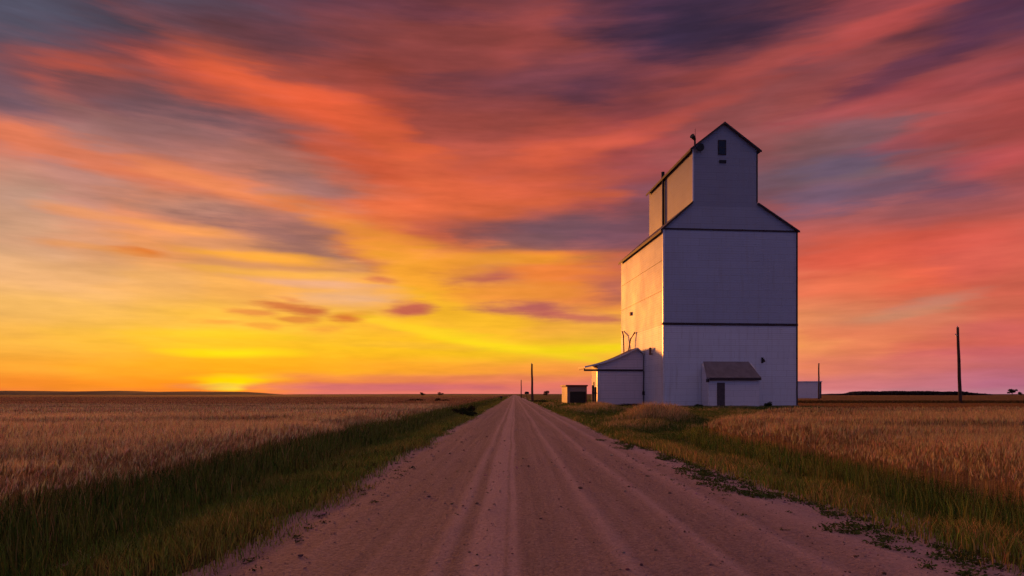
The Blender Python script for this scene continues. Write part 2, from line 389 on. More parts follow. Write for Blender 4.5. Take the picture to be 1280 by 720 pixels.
def crop(name, ca, cb, dark, rows_y=1.0):
    """far crop canopy: drill rows and broad bands of riper and greener growth"""
    m, k, b = mat(name)
    tc = k.new('ShaderNodeNewGeometry').outputs['Position']
    big = k.noise(k.mapping(tc, (.004, .018, 1)), rows_y, 4, .6)
    med = k.noise(k.mapping(tc, (.05, .22, 1)), 1, 5, .65)
    fin = k.noise(k.mapping(tc, (1.6, 1.0, 1)), 3, 5, .7)
    c = k.mix(k.rng(big, .38, .62), ca, cb)
    c = k.mix(k.math('MULTIPLY', k.rng(med, .5, .72), .55), c, dark)
    c = k.mix(k.math('MULTIPLY', k.rng(fin, .35, .7), .5), c, tuple(x * .45 for x in ca))
    k.put(b.inputs['Base Color'], c); b.inputs['Roughness'].default_value = 1.0
    b.inputs['Specular IOR Level'].default_value = .08
    bump(k, b, k.math('ADD', fin, k.math('MULTIPLY', med, 1.5)), 1.0, .25)
    return m
M['crop'] = crop('standing_wheat_canopy', (.33, .18, .085), (.25, .125, .05), (.13, .08, .03))
M['stubble'] = crop('far_stubble', (.27, .135, .048), (.20, .10, .038), (.085, .055, .02), 1.4)
M['hill'] = simple('far_hill', (.025, .022, .018), 1.0, 0, .3, .01)

# ------------------------------------------------------------------ mesh helpers
def link(name, me, material, parent=None):
    o = bpy.data.objects.new(name, me); C.objects.link(o)
    if material: me.materials.append(material)
    if parent: o.parent = parent
    return o
def tag(o, label=None, cat=None, group=None, kind=None):
    if label: o['label'] = label
    if cat: o['category'] = cat
    if group: o['group'] = group
    if kind: o['kind'] = kind
    return o
def thing(name, label, cat, loc=(0, 0, 0), rz=0., group=None):
    o = bpy.data.objects.new(name, None); C.objects.link(o)
    o.location = loc; o.rotation_euler = (0, 0, rz); o.empty_display_size = .5
    return tag(o, label, cat, group)
class MB:
    def __init__(s): s.b = bmesh.new()
    def box(s, x0, x1, y0, y1, z0, z1):
        v = [s.b.verts.new(p) for p in ((x0,y0,z0),(x1,y0,z0),(x1,y1,z0),(x0,y1,z0),(x0,y0,z1),(x1,y0,z1),(x1,y1,z1),(x0,y1,z1))]
        for f in ((0,3,2,1),(4,5,6,7),(0,1,5,4),(1,2,6,5),(2,3,7,6),(3,0,4,7)): s.b.faces.new([v[i] for i in f])
        return s
    def prism(s, prof, y0, y1):
        """profile in x,z extruded along y"""
        a = [s.b.verts.new((x, y0, z)) for x, z in prof]; c = [s.b.verts.new((x, y1, z)) for x, z in prof]
        n = len(prof)
        s.b.faces.new(a); s.b.faces.new(list(reversed(c)))
        for i in range(n):
            j = (i + 1) % n
            s.b.faces.new((a[j], a[i], c[i], c[j]))
        return s
    def slab(s, p0, p1, y0, y1, th):
        """sloping slab whose underside runs from p0 to p1 (x,z)"""
        return s.prism([p0, p1, (p1[0], p1[1] + th), (p0[0], p0[1] + th)], y0, y1)
    def poly(s, pts, faces):
        v = [s.b.verts.new(p) for p in pts]
        for f in faces: s.b.faces.new([v[i] for i in f])
        return s
    def tube(s, pts, rad, seg=10):
        rings = []
        for i, p in enumerate(pts):
            p = Vector(p)
            d = (Vector(pts[min(i + 1, len(pts) - 1)]) - Vector(pts[max(i - 1, 0)])).normalized()
            u = d.orthogonal().normalized(); w = d.cross(u)
            r = rad[i] if isinstance(rad, (list, tuple)) else rad
            rings.append([s.b.verts.new(p + (u * math.cos(2 * math.pi * q / seg) + w * math.sin(2 * math.pi * q / seg)) * r) for q in range(seg)])
        # keep rings aligned
        for a, c in zip(rings, rings[1:]):
            off = min(range(seg), key=lambda o_: (a[0].co - c[o_].co).length)
            for q in range(seg):
                s.b.faces.new((a[q], a[(q + 1) % seg], c[(q + 1 + off) % seg], c[(q + off) % seg]))
        s.b.faces.new(list(reversed(rings[0]))); s.b.faces.new(rings[-1])
        return s
    def build(s, name, m, parent=None, bevel=0, smooth=False):
        bmesh.ops.recalc_face_normals(s.b, faces=s.b.faces[:])
        me = bpy.data.meshes.new(name); s.b.to_mesh(me); s.b.free()
        if smooth:
            for p in me.polygons: p.use_smooth = True
        o = link(name, me, m, parent)
        if bevel:
            md = o.modifiers.new('bevel', 'BEVEL'); md.width = bevel; md.segments = 2; md.limit_method = 'ANGLE'
        return o

# value noise for layout
_g = rng.random((256, 256))
def vnoise(x, y):
    xi = np.floor(x).astype(int); yi = np.floor(y).astype(int)
    fx = x - xi; fy = y - yi
    fx = fx * fx * (3 - 2 * fx); fy = fy * fy * (3 - 2 * fy)
    a = _g[xi % 256, yi % 256]; b_ = _g[(xi + 1) % 256, yi % 256]
    c = _g[xi % 256, (yi + 1) % 256]; d = _g[(xi + 1) % 256, (yi + 1) % 256]
    return (a * (1 - fx) + b_ * fx) * (1 - fy) + (c * (1 - fx) + d * fx) * fy
def fbm(x, y, o=4):
    r = 0; a = .5
    for i in range(o):
        r = r + a * vnoise(x * 2 ** i + 17 * i, y * 2 ** i + 5 * i); a *= .5
    return r / (1 - .5 ** o)

def ground_z(x, y):
    x = np.asarray(x, float); y = np.asarray(y, float)
    z = -.02 + .05 * (fbm(x * .7, y * .5) - .5)
    # shallow roadside swales
    z = z - .10 * np.exp(-((x + 4.1) / .7) ** 2) - .10 * np.exp(-((x - 5.0) / .8) ** 2)
    z = z + .03 * (fbm(x * 3, y * 3, 2) - .5)
    return z

def grid_mesh(name, xs, ys, zf, m, keep=None):
    X, Y = np.meshgrid(xs, ys)
    Z = zf(X, Y)
    V = np.stack([X.ravel(), Y.ravel(), Z.ravel()], 1)
    nx, ny = len(xs), len(ys)
    i = np.arange(nx * ny).reshape(ny, nx)
    F = np.stack([i[:-1, :-1].ravel(), i[:-1, 1:].ravel(), i[1:, 1:].ravel(), i[1:, :-1].ravel()], 1)
    if keep is not None:
        cxm = (X[:-1, :-1] + X[1:, 1:]).ravel() / 2; cym = (Y[:-1, :-1] + Y[1:, 1:]).ravel() / 2
        F = F[keep(cxm, cym)]
    me = bpy.data.meshes.new(name)
    me.vertices.add(len(V)); me.vertices.foreach_set('co', V.ravel())
    me.loops.add(F.size); me.loops.foreach_set('vertex_index', F.ravel().astype(np.int32))
    me.polygons.add(len(F)); me.polygons.foreach_set('loop_start', np.arange(0, F.size, 4, dtype=np.int32))
    me.polygons.foreach_set('use_smooth', np.ones(len(F), bool))
    me.update(calc_edges=True); me.validate()
    return link(name, me, m)

# ------------------------------------------------------------------ ground, road, fields
def gs(a, b, n, p=2.2):
    t = np.linspace(0, 1, n) ** p
    return a + (b - a) * t
xs = np.concatenate([-gs(12, 4000, 40, 3)[::-1], np.linspace(-11.8, 14, 150), gs(14.5, 4000, 40, 3)])
ys = np.concatenate([-gs(3, 400, 12, 2)[::-1], gs(-2.5, 90, 240, 1.7), gs(92, 4500, 50, 3)])
tag(grid_mesh('ground', xs, ys, ground_z, M['ground']), kind='structure')

def road_edges(y):
    y = np.asarray(y, float)
    nl = .35 * (fbm(y * .35, y * 0 + 3.3) - .5) + .18 * (fbm(y * 1.8, y * 0 + 9.3) - .5)
    nr = .45 * (fbm(y * .3, y * 0 + 13.3) - .5) + .22 * (fbm(y * 1.6, y * 0 + 19.3) - .5)
    L = -2.22 + nl
    Rr = 2.95 + .85 * np.clip((22 - y) / 17, 0, 1) + nr
    return L, Rr
def road_z(X, Y):
    L, Rr = road_edges(Y)
    e = np.minimum(X - L, Rr - X)
    z = .035 * np.clip(e / .5, -3, 1) + .02 * (1 - ((X - .3) / 3) ** 2)
    for c, w, h in ((-1.0, .28, -.012), (.4, .3, -.010), (1.3, .28, -.010), (2.05, .22, -.008), (-.25, .1, .012), (-.6, .05, .014), (.92, .07, .014), (1.68, .06, .012), (2.43, .07, .018), (-1.9, .25, .012), (3.0, .3, .02)):
        cc = c + .12 * (fbm(Y * .12, Y * 0 + c * 7) - .5)
        z = z + .6 * h * np.exp(-((X - cc) / w) ** 2)
    z = z + .016 * (fbm(X * 6, Y * 3, 3) - .5) * np.clip(e, 0, 1)
    return z + .01
xs = np.linspace(-4.4, 6.2, 190)
ys = np.concatenate([np.linspace(-8, 2.9, 20), gs(3, 60, 320, 1.8), gs(61, 4300, 60, 3)])
tag(grid_mesh('road', xs, ys, road_z, M['road']), kind='structure')

# right wheat patch outline
def right_edge(y):          # the road-side edge of the near wheat
    y = np.asarray(y, float)
    e = 5.7 + .5 * (fbm(y * .25, y * 0 + 40) - .5)
    return e + np.clip(y - 21, 0, 60) * .52 + .9 * np.clip(y - 21, 0, 1) * (fbm(y * .35, y * 0 + 44) - .5)
RFAR = 37.0
def in_right(x, y): return (x > right_edge(y)) & (y < RFAR + .10 * (x - 10) + 3 * (fbm(x * .08, x * 0 + 4) - .5)) & (y > -6)
def left_edge(y): 
    y = np.asarray(y, float)
    return -(5.0 + .5 * (fbm(y * .22, y * 0 + 70) - .5) + np.clip(y - 60, 0, 400) * .006)
HL, HR = .62, .68
# left canopy sheet (far reach), right near canopy sheet, right far stubble sheet
def lz(X, Y):
    e = left_edge(Y) - X
    far = np.clip((Y - 60) / 60, 0, 1)
    return -.25 + (np.clip(e / .5, 0, 1)) * (.25 + .36 + far * .14 + .10 * (fbm(X * .5, Y * .35) - .5)) + .02 * np.clip(Y - 300, 0, 1e9) / 1000 * 0
xs = np.concatenate([-gs(14, 4000, 60, 3)[::-1], np.linspace(-13.8, -4.3, 60)])
ys = np.concatenate([np.linspace(-8, 2, 8), gs(3, 120, 160, 1.6), gs(122, 4200, 60, 2.6)])
def lk(x, y): return x < left_edge(y) + .1
tag(grid_mesh('wheat_field_base', xs, ys, lz, M['crop'], lk), kind='structure')
def rz_(X, Y):
    e = np.minimum(X - right_edge(Y), (RFAR + .10 * (X - 10) - Y) * .7)
    return -.25 + np.clip(e / .5, 0, 1) * (.25 + .36 + .10 * (fbm(X * .5, Y * .35 + 9) - .5))
xs = np.concatenate([np.linspace(5.2, 22, 110), gs(22.3, 90, 40, 1.5)])
ys = np.linspace(-6, 48, 170)
tag(grid_mesh('wheat_patch_base', xs, ys, rz_, M['crop'], in_right), kind='structure')
xs = np.concatenate([np.linspace(7.5, 40, 60), gs(41, 4000, 50, 3)])
ys = np.concatenate([np.linspace(28, 110, 90), gs(112, 4200, 60, 2.6)])
def yk(x, y): return (x > 7.5 + 1.5 * (fbm(y * .2, y * 0 + 80) - .5) + np.clip(y - 75, 0, 40) * .0) & (x > .13 * y + 3.2)
def sz(X, Y): return .035 + .05 * (fbm(X * .3, Y * .3 + 3) - .5) + .3 * np.clip((Y - 112) / 8, 0, 1)
tag(grid_mesh('stubble_field', xs, ys, sz, M['stubble'], yk), kind='structure')

# ------------------------------------------------------------------ blades
def tri_mesh(name, V, F, col_, m, kind='stuff', parent=None):
    me = bpy.data.meshes.new(name)
    me.vertices.add(len(V)); me.vertices.foreach_set('co', V.astype(np.float32).ravel())
    me.loops.add(F.size); me.loops.foreach_set('vertex_index', F.astype(np.int32).ravel())
    me.polygons.add(len(F)); me.polygons.foreach_set('loop_start', np.arange(0, F.size, 3, dtype=np.int32))
    me.update(calc_edges=True)
    a = me.attributes.new('tint', 'FLOAT_COLOR', 'POINT')
    cc = np.ones((len(V), 4), np.float32); cc[:, :3] = col_
    a.data.foreach_set('color', cc.ravel())
    o = link(name, me, m, parent)
    if kind: o['kind'] = kind
    return o
class Blades:
    def __init__(s): s.V = []; s.F = []; s.Cc = []; s.n = 0
    def add(s, V, F, Cc):
        """V (N,k,3), F (f,3) local, C (N,3)"""
        n, kk = V.shape[:2]
        off = s.n + np.arange(n) * kk
        s.F.append((F[None] + off[:, None, None]).reshape(-1, 3))
        s.V.append(V.reshape(-1, 3)); s.Cc.append(np.repeat(Cc, kk, 0)); s.n += n * kk
    def grass(s, x, y, z, h, w, colr, bend=.35):
        n = len(x)
        if n == 0: return
        a = rng.random(n) * 2 * np.pi; la = rng.random(n) * 2 * np.pi
        ln = h * bend * (.2 + rng.random(n))
        sx, sy = np.cos(a) * w / 2, np.sin(a) * w / 2
        dx, dy = np.cos(la) * ln, np.sin(la) * ln
        V = np.zeros((n, 5, 3))
        base = np.stack([x, y, z], 1)
        V[:, 0] = base + np.stack([-sx, -sy, -.03 + 0 * x], 1); V[:, 1] = base + np.stack([sx, sy, -.03 + 0 * x], 1)
        mid = base + np.stack([dx * .35, dy * .35, h * .6], 1); e = np.stack([sx, sy, 0 * x], 1)
        V[:, 2] = mid - e * .8; V[:, 3] = mid + e * .8
        V[:, 4] = base + np.stack([dx, dy, h], 1)
        s.add(V, np.array([[0, 1, 3], [0, 3, 2], [2, 3, 4]]), colr)
    def wheat(s, x, y, z, h, w, cs, ch, head=True, awn=True):
        n = len(x)
        if n == 0: return
        a = rng.random(n) * 2 * np.pi; la = rng.normal(.6, 1.2, n)
        ln = h * .09 * (.2 + rng.random(n))
        sx, sy = np.cos(a) * w / 2, np.sin(a) * w / 2
        dx, dy = np.cos(la) * ln, np.sin(la) * ln
        base = np.stack([x, y, z], 1); e = np.stack([sx, sy, 0 * x], 1)
        top = base + np.stack([dx, dy, h * .88], 1)
        V = np.stack([base - e, base + e, top - e * .7, top + e * .7], 1)
        s.add(V, np.array([[0, 1, 3], [0, 3, 2]]), cs)
        # a leaf on some
        m_ = rng.random(n) < .5
        b2 = base[m_] + np.stack([dx * .4, dy * .4, h * .4], 1)[m_]
        k_ = m_.sum(); aa = rng.random(k_) * 6.28; L = h[m_] * .3
        tip = b2 + np.stack([np.cos(aa) * L, np.sin(aa) * L, L * rng.uniform(-.5, .7, k_)], 1)
        V = np.stack([b2 - e[m_], b2 + e[m_] + np.array([0, 0, .012]), tip], 1)
        s.add(V, np.array([[0, 1, 2]]), cs[m_] * .9)
        if head:
            hl = .10 * (.8 + .5 * rng.random(n)) * np.clip(w / .004, 1, 1.6)
            hw = w * 1.7
            dn = rng.random(n) * .6
            ax = np.stack([np.cos(la) * dn, np.sin(la) * dn, np.ones(n)], 1); ax /= np.linalg.norm(ax, axis=1)[:, None]
            mid = top + ax * (hl * .4)[:, None]; tp = top + ax * hl[:, None]
            e1 = np.stack([np.cos(a), np.sin(a), 0 * a], 1) * hw[:, None]; e2 = np.cross(ax, e1)
            V = np.stack([top, mid + e1, mid + e2, mid - e1, mid - e2, tp], 1)
            s.add(V, np.array([[0,1,2],[0,2,3],[0,3,4],[0,4,1],[5,2,1],[5,3,2],[5,4,3],[5,1,4]]), ch)
            if awn:
                for q in range(2):
                    sp = rng.normal(0, .35, (n, 3)); d = ax + sp; d /= np.linalg.norm(d, axis=1)[:, None]
                    V = np.stack([mid - e1 * .25, mid + e1 * .25, mid + d * (hl * 1.3)[:, None]], 1)
                    s.add(V, np.array([[0, 1, 2]]), ch * 1.1)
    def build(s, name, m, kind='stuff', parent=None):
        return tri_mesh(name, np.concatenate(s.V), np.concatenate(s.F), np.concatenate(s.Cc), m, kind, parent)

def scatter(y0, y1, x0f, x1f, dens):
    """x0f,x1f : functions of y giving the strip"""
    yy = np.linspace(y0, y1, 40)
    wmax = np.max(x1f(yy) - x0f(yy))
    if wmax <= 0: return np.zeros(0), np.zeros(0)
    xa = np.min(x0f(yy)); xb = np.max(x1f(yy))
    n = int((xb - xa) * (y1 - y0) * dens)
    x = rng.uniform(xa, xb, n); y = rng.uniform(y0, y1, n)
    kk = (x > x0f(y)) & (x < x1f(y))
    return x[kk], y[kk]
def tint(n, base, var=.25, hue=.12):
    base = np.array(base)
    v = 1 + rng.normal(0, var, (n, 1)); h = 1 + rng.normal(0, hue, (n, 3))
    return np.clip(base * np.clip(v, .35, 1.9) * h, .004, .9)
def mixtint(n, a, b_, f, var=.42):
    mk = (rng.random(n) < f)[:, None]
    return np.where(mk, tint(n, b_, var), tint(n, a, var))

# wheat, left field
B = Blades()
for y0, y1, d, w in ((1, 5, 90, .004), (5, 13, 300, .004), (13, 26, 160, .0055), (26, 55, 60, .009), (55, 110, 16, .018), (110, 210, 4.0, .036)):
    x, y = scatter(y0, y1, lambda q: -.82 * q - 3.5, left_edge, d)
    n = len(x); hn = fbm(x * .35, y * .25)
    h = HL * (.80 + .22 * hn + .16 * rng.random(n)) * (1 - .22 * np.clip((fbm(x * .10, y * .35 + 7) - .56) * 8, 0, 1))
    e = left_edge(y) - x
    h *= np.clip(.72 + e * .5, .72, 1)
    cs = tint(n, (.56, .37, .17), .38); ch = tint(n, (.80, .54, .28), .36)
    tone = (.72 + .56 * fbm(x * .12, y * .3 + 30))[:, None]
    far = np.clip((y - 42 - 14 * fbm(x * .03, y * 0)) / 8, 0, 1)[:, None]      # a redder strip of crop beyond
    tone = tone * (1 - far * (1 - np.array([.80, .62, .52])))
    for q0, q1 in ((-18.6, .45), (-34.0, .30), (-62., .2)):      # tractor tracks through the crop
        dd_ = np.abs((x + .0) - (q0 + q1 * y))
        h = np.where(dd_ < .34, h * .55, h)
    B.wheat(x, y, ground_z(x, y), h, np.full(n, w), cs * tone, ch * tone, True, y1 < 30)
tag(B.build('wheat', M['wheat']), 'ripe golden brown wheat filling the field left of the road', 'wheat')
# wheat, right patch
B = Blades()
for y0, y1, d, w in ((1, 5, 90, .004), (5, 13, 300, .004), (13, 26, 140, .006), (26, 46, 60, .010)):
    x, y = scatter(y0, y1, lambda q: right_edge(q), lambda q: .85 * q + 5, d)
    kk = in_right(x, y); x, y = x[kk], y[kk]
    n = len(x); hn = fbm(x * .35, y * .25 + 60)
    h = HR * (.76 + .28 * hn + .18 * rng.random(n)) * (1 - .28 * np.clip((fbm(x * .10 + 4, y * .35 + 7) - .55) * 8, 0, 1))
    h *= np.clip(.7 + (x - right_edge(y)) * .5, .7, 1)
    cs = tint(n, (.50, .32, .125), .38); ch = tint(n, (.72, .47, .20), .36)
    tone = (.70 + .6 * fbm(x * .12 + 9, y * .3 + 30))[:, None]
    B.wheat(x, y, ground_z(x, y), h, np.full(n, w), cs * tone, ch * tone, True, y1 < 30)
tag(B.build('wheat', M['wheat']), 'ripe brown wheat patch right of the road below the elevator', 'wheat')

# stubble right of the elevator and in front of it
B = Blades()
for y0, y1, d, w, hh_ in ((30, 60, 30, .011, .12), (60, 104, 10, .022, .13)):
    x, y = scatter(y0, y1, lambda q: np.maximum(.13 * q + 3.6, 8.4), lambda q: .86 * q + 5, d)
    kk = ~in_right(x, y); x, y = x[kk], y[kk]; n = len(x)
    B.grass(x, y, np.full(n, .03), hh_ * (.5 + rng.random(n)), np.full(n, w), tint(n, (.32, .165, .06), .25), .5)
tag(B.build('stubble', M['wheat']), 'short golden stubble on the ground before and right of the elevator', 'stubble')

# dark weedy strip beyond the stubble
B = Blades()
x, y = scatter(104, 118, lambda q: .30 * q, lambda q: .95 * q + 5, 20)
n = len(x)
B.grass(x, y, np.full(n, .0), .28 + .25 * rng.random(n), np.full(n, .035), mixtint(n, (.05, .045, .015), (.14, .08, .03), .25), .5)
tag(B.build('weeds', M['grass']), 'dark weedy strip running across the far right field', 'weeds')

# left verge grass
GR, OL, TA = (.12, .20, .034), (.26, .245, .058), (.42, .29, .11)
B = Blades()
zones = ((3, 6, 800, .008), (6, 12, 850, .0095), (12, 24, 420, .013), (24, 55, 240, .014), (55, 120, 60, .028), (120, 320, 10, .06))
for y0, y1, d, w in zones:
    x, y = scatter(y0, y1, lambda q: np.full_like(q, -4.5), lambda q: road_edges(q)[0] + .18, d)
    f = fbm(x * 1.3, y * .9 + 5); edge = np.clip((road_edges(y)[0] - x) / .55, 0, 1)
    kk = rng.random(len(x)) < np.clip(.15 + edge + (f - .5) * 1.2, .02, 1); x, y, f, edge = x[kk], y[kk], f[kk], edge[kk]
    n = len(x)
    h = (.05 + .15 * f + .07 * rng.random(n)) * (.45 + .55 * edge) * np.clip(1 + (-3.9 - x) * .9, 1, 1.8)
    c = mixtint(n, GR, OL, np.clip((f - .3) * 1.8, .1, .8)); c2 = mixtint(n, c.mean(0), TA, .12)
    mk = (rng.random(n) < .14)[:, None]
    B.grass(x, y, ground_z(x, y), h, np.full(n, w), np.where(mk, c2 * 1.1, c), .6)
tag(B.build('grass', M['grass']), 'short dark green grass on the verge left of the road', 'grass')
B = Blades()
for y0, y1, d, w in ((2, 6, 520, .009), (6, 12, 560, .011), (12, 24, 280, .015), (24, 55, 150, .018), (55, 120, 40, .035), (120, 320, 7, .08)):
    x, y = scatter(y0, y1, lambda q: np.full_like(q, -5.75), lambda q: -4.05 + .3 * (fbm(q * .4, q * 0 + 2) - .5), d)
    f = fbm(x * 1.1 + 30, y * .6 + 5); n = len(x)
    bell = np.clip(1 - np.abs(x + 4.85) / 1.0, .25, 1)
    h = (.26 + .30 * f + .20 * rng.random(n)) * (.45 + .75 * bell) * .92
    c = mixtint(n, (.080, .15, .026), (.18, .21, .048), f)
    mk = (rng.random(n) < np.clip((-x - 4.5) * .35, .04, .5))[:, None]
    B.grass(x, y, ground_z(x, y), h, np.full(n, w), np.where(mk, tint(n, (.46, .32, .14)), c), .3)
tag(B.build('tall_grass', M['grass']), 'tall dark green grass along the edge of the left wheat field', 'grass')

# right verge grass
B = Blades()
for y0, y1, d, w in zones[:4]:
    x, y = scatter(y0, y1, lambda q: road_edges(q)[1] - .1, lambda q: right_edge(q) + .2, d)
    x0 = road_edges(y)[1]; e = np.clip((x - x0) / .5, 0, 1); f = fbm(x * 1.3 + 50, y * .9 + 5)
    kk = rng.random(len(x)) < np.clip(.03 + e * .9 + (f - .5) * 1.3 * e, .01, 1); x, y, f, e = x[kk], y[kk], f[kk], e[kk]
    n = len(x)
    h = (.08 + .17 * f + .08 * rng.random(n)) * (.35 + .65 * e)
    c = mixtint(n, (.16, .23, .042), (.44, .31, .095), np.clip((f - .25) * 1.5, .15, .75))
    B.grass(x, y, ground_z(x, y), h, np.full(n, w), c, .55)
tag(B.build('grass', M['grass']), 'olive and straw coloured grass on the verge right of the road', 'grass')
B = Blades()
for y0, y1, d, w in ((2, 6, 450, .009), (6, 12, 480, .011), (12, 26, 240, .015)):
    x, y = scatter(y0, y1, lambda q: right_edge(q) - .75 + .3 * (fbm(q * .5, q * 0 + 8) - .5), lambda q: right_edge(q) + .25, d)
    f = fbm(x * 1.1 + 80, y * .6 + 5); n = len(x)
    h = (.18 + .24 * f + .16 * rng.random(n))
    B.grass(x, y, ground_z(x, y), h, np.full(n, w), mixtint(n, (.075, .15, .026), (.20, .225, .05), f), .3)
tag(B.build('tall_grass', M['grass']), 'tall dark green grass along the near edge of the right wheat patch', 'grass')

# rough grass of the yard between road and elevator, with straw coloured tussock mounds
def hump(x, y):
    r = 0
    for hx, hy, rx, ry, hgt in ((6.3, 31.5, 1.4, 1.8, .75), (7.6, 33.5, 1.1, 1.8, .68), (5.3, 27.5, .9, 2, .22), (4.6, 52, 1.2, 6, .35), (6.6, 54, 1.6, 7, .5), (3.9, 75, .8, 9, .3)):
        r = np.maximum(r, hgt * np.exp(-((x - hx) / rx) ** 2 - ((y - hy) / ry) ** 2))
    return r
B = Blades()
for y0, y1, d, w in ((20, 34, 420, .013), (34, 56, 170, .020), (56, 76, 70, .03), (76, 160, 12, .06)):
    x, y = scatter(y0, y1, lambda q: road_edges(q)[1] - .1, lambda q: np.maximum(right_edge(q) + .6, np.maximum(.13 * q + 4.5, 9.5)) * (q < 71) + (q >= 71) * (.155 * q), d)
    x0 = road_edges(y)[1]; e = np.clip((x - x0) / .6, 0, 1); hp = hump(x, y); f = fbm(x * .6 + 50, y * .3 + 5)
    kk = (rng.random(len(x)) < np.clip(.1 + e, 0, 1)) & ~in_right(x, y); x, y, f, e, hp = x[kk], y[kk], f[kk], e[kk], hp[kk]
    n = len(x)
    h = (.10 + .24 * f + .10 * rng.random(n)) * (.3 + .7 * e) + hp * (.25 + .25 * rng.random(n))
    tan = np.clip((f - .52) * 2.5, .05, .6); tan = np.maximum(tan, np.clip(hp * 2.6 - .2, 0, .92))
    c = mixtint(n, (.080, .14, .026), (.66, .43, .19), tan)
    c = c * (1 + .0 * f)[:, None]
    B.grass(x, y, ground_z(x, y) + hp * .75, h, np.full(n, w), c, .6)
tag(B.build('rough_grass', M['grass']), 'rough green and straw grass between the road and the grain elevator', 'grass')
# soil under the mounds
xs = np.linspace(3.3, 9.5, 60); ys = np.linspace(22, 92, 160)
tag(grid_mesh('earth_mounds', xs, ys, lambda X, Y: ground_z(X, Y) - .05 + hump(X, Y) * .85, M['yard'], lambda x, y: hump(x, y) > .04), kind='structure')

# low broad-leaved weeds creeping onto the gravel, right side
def leaf_clumps(B, x, y, z, r, count, size, c, flat=.4):
    """clouds of small leaves about centres"""
    n = len(x)
    idx = np.repeat(np.arange(n), count); k_ = len(idx)
    v = rng.normal(0, .5, (k_, 3)); v[:, 2] = np.abs(v[:, 2]) * flat
    p = np.stack([x, y, z], 1)[idx] + v * np.asarray(r)[idx][:, None]
    a = rng.normal(0, 1, (k_, 3)); a[:, 2] *= .5; a /= np.linalg.norm(a, axis=1)[:, None]
    bq = np.cross(a, rng.normal(0, 1, (k_, 3))); bq /= np.linalg.norm(bq, axis=1)[:, None]
    sz = size * (.6 + .8 * rng.random(k_))[:, None]
    V = np.stack([p - a * sz, p - bq * sz * .45, p + bq * sz * .45, p + a * sz], 1)
    B.add(V, np.array([[0, 1, 2], [1, 3, 2]]), tint(k_, c, .3))
B = Blades()
x, y = scatter(4.5, 20, lambda q: road_edges(q)[1] - .75, lambda q: road_edges(q)[1] + .35, 34)
f = fbm(x * 1.6 + 5, y * 1.2); e = (x - road_edges(y)[1] + .75)
kk = f + e * .22 > .62; x, y = x[kk], y[kk]
leaf_clumps(B, x, y, road_z(x, y) + .005, np.full(len(x), .10), 26, .020, (.06, .095, .022), .35)
x, y = scatter(4.5, 14, lambda q: road_edges(q)[1] - 1.4, lambda q: road_edges(q)[1] - .4, 2.2)
leaf_clumps(B, x, y, road_z(x, y) + .003, np.full(len(x), .06), 14, .014, (.07, .09, .03), .3)
x, y = scatter(4.5, 14, lambda q: road_edges(q)[0] - .1, lambda q: road_edges(q)[0] + .4, 7)
leaf_clumps(B, x, y, road_z(x, y) + .003, np.full(len(x), .07), 14, .016, (.05, .06, .022), .3)
tag(B.build('weeds', M['leaf']), 'low leafy weeds creeping over the gravel edges of the road', 'weeds')

# loose stones
def stones(B, x, y, z, r, c):
    n = len(x)
    t = (1 + 5 ** .5) / 2
    O = np.array([(1,0,0),(-1,0,0),(0,1,0),(0,-1,0),(0,0,1),(0,0,-1),(.6,.6,.6),(-.6,.6,.6),(.6,-.6,.6),(-.6,-.6,.6)], float)
    F = np.array([[0,2,6],[2,4,6],[4,0,6],[2,1,7],[1,4,7],[4,2,7],[3,0,8],[0,4,8],[4,3,8],[1,3,9],[3,4,9],[4,1,9],[2,0,5],[1,2,5],[3,1,5],[0,3,5]])
    V = O[None] * (1 + rng.normal(0, .16, (n, 10, 3))) * r[:, None, None] * rng.uniform(.6, 1.2, (n, 1, 3)) * np.array([1, 1, .65])
    a = rng.random(n) * 6.28
    ca, sa = np.cos(a)[:, None], np.sin(a)[:, None]
    X = V[..., 0] * ca - V[..., 1] * sa; Y = V[..., 0] * sa + V[..., 1] * ca
    V = np.stack([X + x[:, None], Y + y[:, None], V[..., 2] + z[:, None]], 2)
    B.add(V, F, c)
B = Blades()
for y0, y1, d, rr in ((3.8, 8, 120, .007), (8, 15, 45, .010), (15, 28, 12, .014)):
    x, y = scatter(y0, y1, lambda q: road_edges(q)[0] - .1, lambda q: road_edges(q)[1] + .2, d)
    L, Rr = road_edges(y)
    near = np.minimum(x - L, (Rr - x) * .55)
    ridge = sum(np.exp(-((x - c) / .10) ** 2) for c in (-.6, -.3, .92, 1.68, 2.43))
    kk = rng.random(len(x)) < np.clip(.10 + .9 * np.exp(-np.clip(near, 0, 9) / .5) + .35 * ridge, 0, 1); x, y = x[kk], y[kk]
    n = len(x); r = rr * np.exp(rng.normal(0, .45, n))
    stones(B, x, y, road_z(x, y) + r * .2, r, mixtint(n, (.38, .25, .26), (.17, .11, .11), .35, .25))
tag(B.build('gravel', M['leaf']), 'loose gravel stones scattered on the dirt road', 'gravel')

